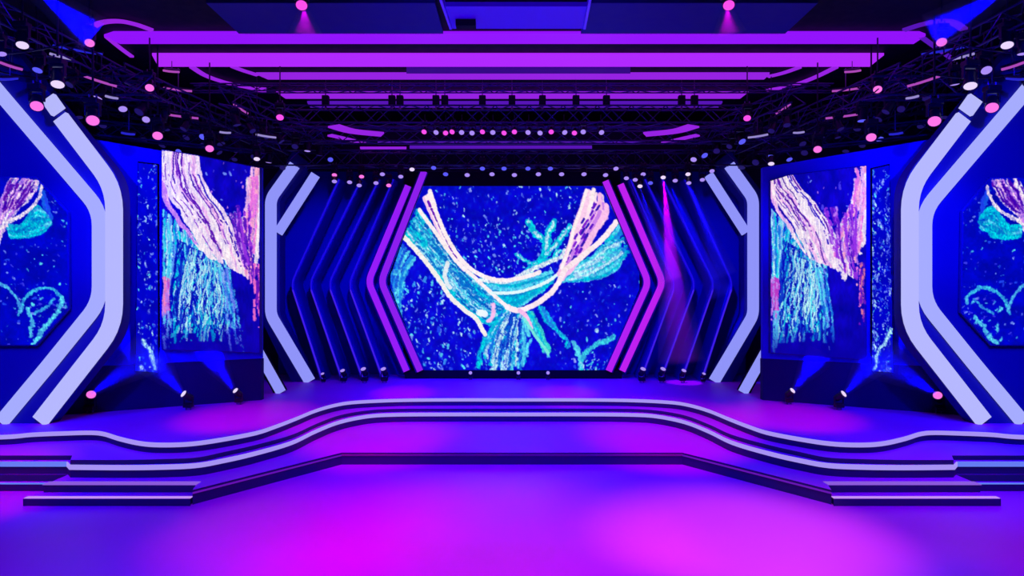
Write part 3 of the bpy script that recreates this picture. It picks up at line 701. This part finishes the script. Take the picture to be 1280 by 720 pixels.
# hoists
def hoist(x, y, z, label):
    r = empty('chain_hoist', (x, y, z)); tag(r, label, 'hoist', 'chain hoists')
    MB().tube((0, 0, .3), (0, 0, CEIL - z), .018, 6).build('chain', STEEL, r)
    MB().box((0, 0, .2), (.2, .16, .3)).build('motor', BLACK, r, bevel=.02)
    MB().tube((0, 0, -.06), (0, 0, .1), .03, 8).build('hook', STEEL, r)
for k, px in enumerate((407, 490, 500, 545, 556, 603, 640, 678, 720, 758, 852, 868)):
    hoist((px - 640) * 19 / F, 19.0, 9.36, '%s black chain hoist along the magenta lamp truss, counted from the left' % ORD[k])

# ------------------------------------------------------------------ lamps
LENS = {'pink': led('lens_pink', (255, 118, 228), 1.0), 'white': led('lens_white', (235, 215, 255), 1.0), 'lilac': led('lens_lilac', (170, 140, 245), 1.0),
        'blue': led('lens_blue', (90, 90, 250), 1.0), 'mag': led('lens_magenta', (250, 80, 235), 1.0), 'dim': led('lens_dim', (38, 26, 120), .6)}
def lathe(profile, seg=16, center=(0, 0, 0)):
    mb = MB(); rows = []
    for r_, z in profile:
        rows.append([mb.bm.verts.new((center[0] + r_ * math.cos(2 * math.pi * k / seg), center[1] + r_ * math.sin(2 * math.pi * k / seg), center[2] + z)) for k in range(seg)])
    for a, b in zip(rows, rows[1:]):
        for k in range(seg): mb.bm.faces.new((a[k], a[(k + 1) % seg], b[(k + 1) % seg], b[k]))
    mb.bm.faces.new(rows[0]); mb.bm.faces.new(rows[-1][::-1]); return mb
def proto_lamp():
    """hanging moving-head lamp; its head points down (-Z) about the pivot at z = -.42"""
    root = empty('moving_head_lamp'); 
    base = MB().box((0, 0, -.09), (.30, .22, .12)).build('base', BODY, root, bevel=.02)
    MB().tube((-.08, 0, -.03), (-.08, 0, .06), .02, 6).tube((.08, 0, -.03), (.08, 0, .06), .02, 6).box((0, 0, -.02), (.2, .04, .02)).build('clamp', STEEL, root)
    MB().box((0, 0, -.17), (.32, .10, .05)).box((-.15, 0, -.29), (.03, .09, .24)).box((.15, 0, -.29), (.03, .09, .24)).build('yoke', BODY, root, bevel=.008)
    head = lathe([(.06, .17), (.11, .14), (.125, .02), (.115, -.04), (.14, -.17), (.14, -.21), (.125, -.21)]).build('head', BODY, root, smooth=True); head.location = (0, 0, -.40)
    lens = lathe([(.001, -.222), (.07, -.228), (.122, -.212), (.122, -.20)]).build('lens', LENS['white'], head, smooth=True)
    lens.material_slots[0].link = 'OBJECT'; lens.material_slots[0].material = LENS['white']
    return root
PROTO = proto_lamp(); proto_used = [False]
def copy_tree(o, parent=None):
    c = o.copy(); COL.objects.link(c); c.parent = parent
    for ch in o.children:
        if not ch.name.startswith('drop_pipe'): copy_tree(ch, c)
    return c
def lamp(loc, aim, color, label, group, scale=1., flip=False, pipe=None):
    """loc: where the lens should sit; aim: direction the head looks"""
    if not proto_used[0]: r = PROTO; proto_used[0] = True
    else: r = copy_tree(PROTO)
    aim = Vector(aim).normalized(); s = scale
    if flip: s = (loc[2] - ZC) / (.46 + .22 * aim.z)
    # pivot so that lens ends up at loc
    piv = Vector(loc) - aim * .22 * s
    r.location = piv + Vector((0, 0, (.40 if not flip else -.40) * s)); r.scale = (s, s, s)
    local = aim.copy()
    if flip: r.rotation_euler = (math.pi, 0, 0); local = Vector((aim.x, -aim.y, -aim.z))
    yaw = math.atan2(local.x, -local.y) if (abs(local.x) + abs(local.y)) > .01 else 0
    head = [c for c in r.children if c.name.startswith('head')][0]
    head.rotation_euler = (-local).to_track_quat('Z', 'Y').to_euler()
    ln = [c for c in head.children][0]
    ln.material_slots[0].link = 'OBJECT'; ln.material_slots[0].material = LENS[color]
    if pipe:
        top = (pipe - r.location.z) / s
        MB().tube((0, 0, .04), (0, 0, top), .022, 6).build('drop_pipe', BODY, r)
    tag(r, label, 'stage lamp', group); return r

# haze-filled beams ---------------------------------------------------
def haze_mat(name, dens, aniso=.1):
    m = bpy.data.materials.new(name); m.use_nodes = True; nt = m.node_tree; nt.nodes.clear()
    o = nt.nodes.new('ShaderNodeOutputMaterial'); v = nt.nodes.new('ShaderNodeVolumeScatter'); v.inputs['Density'].default_value = dens; v.inputs['Anisotropy'].default_value = aniso
    nt.links.new(v.outputs[0], o.inputs['Volume']); return m
HAZE = haze_mat('stage_haze', .3)
HAZE_THIN = haze_mat('dense_haze', .8)
def beam(src, dst, r0, r1, color, energy, label=None, hz=None):
    src = Vector(src); dst = Vector(dst); L = (dst - src).length; t = (dst - src).normalized()
    k = 6; mb = MB(); mb.tube(src + t * .05, dst, r0 * 1.25 + .02, 20, r1 * 1.25 + .03)
    o = mb.build('light_beam', hz or HAZE); tag(o, label or 'soft shaft of coloured light in the haze', 'light beam', 'light beams'); o['kind'] = 'stuff'
    half = math.atan2(r1, L)
    l = spot('beam_light', src, dst, color, energy, math.degrees(half) * 2, .6, .01)
    return o

def aim_cam(loc): return (Vector((0, 0, EYE)) - Vector(loc)).normalized()
# bright lamps named one by one (px, py, depth, colour, scale, where)
BR = [(46, 133, 14.0, 'pink', 1.0, 'left of the broken upper bar of the left outer portal'), (116, 151, 14.4, 'pink', 1.05, 'beyond the upper bend of the left outer portal'),
      (187, 110, 15.5, 'pink', .8, 'high in the left rig below the magenta band end'), (197, 170, 16.2, 'pink', .95, 'over the near top corner of the left tall screen'),
      (262, 186, 17.2, 'pink', .85, 'over the middle of the left tall screen'), (112, 54, 13.6, 'pink', .75, 'at the looped end of the front band, left'),
      (72, 106, 13.5, 'white', 1.0, 'above the top end of the left white light bar'), (28, 57, 13.2, 'white', .9, 'in the left top corner of the rig'),
      (1240, 135, 14.0, 'pink', 1.0, 'beside the broken upper bar of the right outer portal'), (1168, 152, 14.4, 'pink', 1.05, 'beyond the upper bend of the right outer portal'),
      (1097, 112, 15.5, 'pink', .8, 'high in the right rig below the magenta band end'), (1089, 172, 16.2, 'pink', .95, 'over the near top corner of the right tall screen'),
      (1022, 187, 17.2, 'pink', .85, 'over the middle of the right tall screen'), (1177, 53, 13.6, 'pink', .8, 'at the looped end of the front band, right'),
      (1213, 108, 13.5, 'white', 1.0, 'above the top end of the right white light bar'), (1259, 57, 13.2, 'white', .9, 'in the right top corner of the rig'),
      (377, 7, 12.7, 'mag', .9, 'at the top edge left of the pale ceiling panel'), (911, 7, 12.7, 'mag', .9, 'at the top edge right of the pale ceiling panel'),
      (350, 147, 17.5, 'mag', .8, 'on the inner left rig truss by the rear bands'), (934, 148, 17.5, 'mag', .8, 'on the inner right rig truss by the rear bands'),
      (321, 199, 18.4, 'white', .7, 'at the far top corner of the left tall screen'), (964, 205, 18.4, 'white', .7, 'at the far top corner of the right tall screen')]
for px, py, d, c, sc_, where in BR:
    p = P(px, py, d); a = aim_cam(p) + Vector((0, 0, {'pink': -.7, 'white': -1.7, 'mag': -.9}[c]))
    lamp(p, a, c, '%s lit moving lamp %s' % ({'pink': 'pink', 'white': 'white', 'mag': 'magenta'}[c], where), 'bright rig lamps', sc_, pipe=CEIL)
# magenta row on the cross truss
for i, (px, c) in enumerate([(530, 'mag'), (545, 'lilac'), (557, 'mag'), (565, 'mag'), (577, 'lilac'), (590, 'lilac'), (603, 'mag'), (616, 'lilac'), (630, 'mag'), (643, 'mag'), (660, 'lilac'), (675, 'lilac'), (689, 'mag'), (706, 'lilac'), (718, 'mag'), (729, 'lilac'), (752, 'lilac')]):
    p = P(px, 165 + (i % 3) * .7, 18.72); lamp(p, (random.uniform(-.2, .2), -.7, -.6), c, '%s small %s lamp in the crowded row under the rear light bands' % (ORD[i], {'mag': 'magenta', 'lilac': 'lilac'}[c]), 'lamps of the magenta row', .62, pipe=9.1)
# row above the centre screen
row = [(542, 210, 'blue'), (557, 218, 'blue'), (584, 219, 'lilac'), (603, 211, 'blue'), (615, 218, 'lilac'), (630, 211, 'blue'), (643, 219, 'lilac'), (660, 211, 'blue'), (673, 218, 'lilac'), (688, 211, 'blue'), (702, 218, 'lilac'), (730, 218, 'lilac'), (757, 219, 'lilac'), (770, 211, 'lilac')]
for i, (px, py, c) in enumerate(row):
    p = P(px, py, 21.33); lamp(p, (0, -.55, -.75), c, '%s small %s lamp of the row above the hexagonal screen, from the left' % (ORD[i], c), 'lamps above the hexagonal screen', .7, pipe=8.6)
# clusters above the fins
clu = [(418, 219, 'pink'), (418, 227, 'lilac'), (437, 228, 'lilac'), (452, 221, 'pink'), (449, 232, 'lilac'), (470, 229, 'lilac'), (478, 218, 'lilac'), (486, 232, 'pink'), (501, 221, 'lilac'), (515, 212, 'white')]
for i, (px, py, c) in enumerate(clu):
    p = P(px, py, 21.3); lamp(p, (.1, -.5, -.7), c, '%s small %s lamp inward in the cluster over the left chevron fins' % (ORD[i], c), 'lamps over the left fins', .68, pipe=8.6)
for i, (px, py, c) in enumerate([(783, 223, 'lilac'), (794, 225, 'lilac'), (804, 218, 'lilac'), (800, 233, 'white'), (813, 229, 'blue'), (829, 222, 'white'), (844, 226, 'lilac'), (860, 218, 'white'), (861, 229, 'lilac'), (878, 225, 'lilac'), (890, 214, 'lilac')]):
    p = P(px, py, 21.3); lamp(p, (-.1, -.5, -.7), c, '%s small %s lamp outward in the cluster over the right chevron fins' % (ORD[i], c), 'lamps over the right fins', .68, pipe=8.6)
# rig filler lamps hanging from the side trusses
for s, side in ((-1, 'left'), (1, 'right')):
    def along(a, b, n, z):
        for i in range(n):
            f = (i + .5) / n; yield Vector((s * (a[0] + (b[0] - a[0]) * f), a[1] + (b[1] - a[1]) * f, z[0] + (z[1] - z[0]) * f))
    for (a, b, n, z, nm) in (((12.2, 12.6), (11.2, 22), 11, (8.6, 8.6), 'outermost truss'), ((10.6, 12.8), (9.3, 22), 11, (8.85, 8.3), 'truss above white portal'), ((9.4, 15.6), (7.6, 21.8), 9, (8.4, 8.0), 'truss above tall screen'), ((7.7, 17.4), (6.0, 21.8), 8, (8.5, 8.3), 'innermost truss')):
        for i, p in enumerate(along(a, b, n, z)):
            c = random.choice(['dim', 'dim', 'blue', 'dim', 'dim', 'lilac']); sc_ = random.uniform(.7, .9)
            lamp(p, (random.uniform(-.5, .5) - s * .2, random.uniform(-.8, .1), -.8), c, '%s dark moving lamp along the %s, %s rig' % (ORD[i], nm, side), 'rig lamps %s %s' % (side, nm), sc_, pipe=p.z + .85)
# added glowing tubes standing in for gleams on the side rig pipes
gleams = [((62, 67), (90, 74), 14.5, 'pale'), ((0, 78), (28, 87), 13.8, 'rose'), ((105, 95), (146, 108), 15.0, 'rose'), ((0, 99), (22, 98), 13.8, 'blue'), ((202, 142), (248, 148), 17.2, 'rose'), ((132, 120), (147, 123), 15.2, 'pale'),
       ((204, 110), (240, 114), 17.5, 'rose'), ((152, 166), (168, 168), 16.0, 'blue'), ((275, 165), (288, 166), 17.8, 'pale'), ((204, 88), (224, 90), 17.0, 'rose'), ((320, 168), (345, 172), 18.5, 'pale'), ((66, 57), (128, 68), 15.4, 'blue'), ((292, 130), (310, 142), 18, 'rose')]
GLEAM_MAT = {'pale': led('gleam_pale', (165, 150, 225), .8), 'rose': led('gleam_rose', (190, 80, 200), .8), 'blue': led('gleam_blue', (40, 40, 220), .8)}
WHERE = ['above the light portal', 'at the frame edge, upper', 'behind the broken portal bar', 'at the frame edge, lower', 'over the tall screen', 'beside the pink lamp, short', 'under the magenta band end', 'over the narrow screen strip',
         'beside the tall screen truss', 'close under the ceiling', 'over the inner portal', 'below the front band loop', 'slanting near the rear bands']
for s, side in ((-1, 'left'), (1, 'right')):
    for k, (a, b, d, c) in enumerate(gleams):
        if s > 0: a = (1280 - a[0], a[1]); b = (1280 - b[0], b[1])
        A = P(*a, d); B = P(*b, d * 1.05 if False else d + .35)
        r = empty('gleam_tube', (A + B) / 2)
        mid = (A + B) / 2; v = B - A; B = A + Vector((v.x, v.y, v.z))
        MB().pipe([A, A.lerp(B, .33) + Vector((0, 0, -.01)), A.lerp(B, .66) + Vector((0, 0, -.01)), B], .028, 6).build('light_tube', GLEAM_MAT[c], r)
        MB().tube(A + Vector((0, .03, .05)), B + Vector((0, .03, .05)), .035, 6).build('backing_pipe', BODY, r)
        MB().tube(mid + Vector((0, .03, .05)), mid + Vector((0, .03, .6)), .012, 5).build('hanger', STEEL, r); rebase(r)
        tag(r, 'slim %s added gleam tube %s of the %s rig' % ({'pale': 'pale lilac', 'rose': 'rose', 'blue': 'blue'}[c], WHERE[k], side), 'light batten', '%s gleam tubes %s' % (c, side))

# floor lamps with beams
FL = [(114, 493, 16.1, 'pink', (190, 440), 1.2), (229, 492, 16.6, 'white', (192, 452), .9), (294, 488, 17.4, 'white', (262, 442), .9),
      (1172, 494, 16.1, 'pink', (1100, 448), 1.2), (1055, 492, 16.6, 'white', (1092, 450), .9), (991, 488, 17.4, 'white', (1022, 445), .9)]
wh = ['beside the foot of the left outer portal', 'below the near edge of the left tall screen', 'below the far half of the left tall screen', 'beside the foot of the right outer portal', 'below the near edge of the right tall screen', 'below the far half of the right tall screen']
for (px, py, d, c, to, k), ww in zip(FL, wh):
    p = P(px, py, d); q = P(to[0], to[1], d + .25); a = (q - p).normalized()
    sc_ = (p.z - .22 * .0 - ZC) / .72
    lamp(p, (a.x * .6, -.55, a.z * .8), c, '%s floor lamp %s' % ({'pink': 'pink', 'white': 'white'}[c], ww), 'floor lamps', min(.62, sc_), flip=True)
    beam(p + Vector((0, -.05, 0)), q, .05, .38 * k, BLUE, 260, 'soft blue beam rising from the floor lamp ' + ww)
FF = [(403, 467, (367, 365), 'a'), (428, 463, (390, 362), 'b'), (454, 461, (412, 358), 'c'), (479, 461, (438, 358), 'd')]
for s, side in ((-1, 'left'), (1, 'right')):
    for k, (px, py, to, _) in enumerate(FF):
        if s > 0: px = 1283 - px; to = (1283 - to[0], to[1])
        p = P(px, py, 21.4); q = P(to[0], to[1], 21.6); a = (q - p).normalized()
        lamp(p, (a.x * .5, -.6, a.z), 'lilac', '%s small floor lamp from the inner portal at the %s fin feet' % (ORD[k], side), 'fin foot lamps', .45, flip=True)
beam(P(829, 224, 21.3), P(852, 452, 21.5), .05, .62, (.4, 0, 1), 2200, 'wide violet beam falling across the right chevron fins')
for (a0, b0, to, c, e) in [(838, 232, (900, 370), BLUE, 900), (862, 230, (905, 345), BLUE, 1000), (800, 234, (838, 350), BLUE, 500)]:
    beam(P(a0, b0, 21.3), P(to[0], to[1], 21.6), .04, .34, c, e, 'soft blue beam falling across the right chevron fins')
beam(P(42, -14, 12.6), P(118, 44, 13.3), .16, .34, BLUE, 1500, 'broad blue beam in the left top corner')
beam(P(1262, -14, 12.6), P(1165, 42, 13.3), .16, .34, BLUE, 1500, 'broad blue beam in the right top corner')
for px in (380, 909):
    beam(P(px, 10, 12.6), P(px + 2, 42, 12.8), .08, .25, (.6, 0, .8), 30, 'short magenta beam under the lamp at the top edge, %s' % ('left' if px < 640 else 'right'))
# small floor lamps under the centre screen
for px, ww in ((588, 'leftmost'), (685, 'rightmost'), (648, 'middle')):
    lamp(P(px, 466, 22.05), (0, -.9, .35), 'lilac', '%s tiny floor lamp on the dark plinth under the hexagonal screen' % ww, 'plinth lamps', .33, flip=True)
# sagging cables
for s, side in ((-1, 'left'), (1, 'right')):
    for k in range(6):
        y0 = 13 + k * 1.4; x0 = s * (12.6 - .15 * k); x1 = s * (9.2 - .2 * k)
        pts = []
        for t in np.linspace(0, 1, 12): pts.append((x0 + (x1 - x0) * t, y0 + .5 * t, 9.2 - .35 * math.sin(math.pi * t) - .05 * k))
        o = MB().pipe(pts, .02, 5).build('power_cable', BODY); tag(o, '%s black cable sagging between the %s rig trusses, counted from the front' % (ORD[k], side), 'cable', 'rig cables %s' % side)
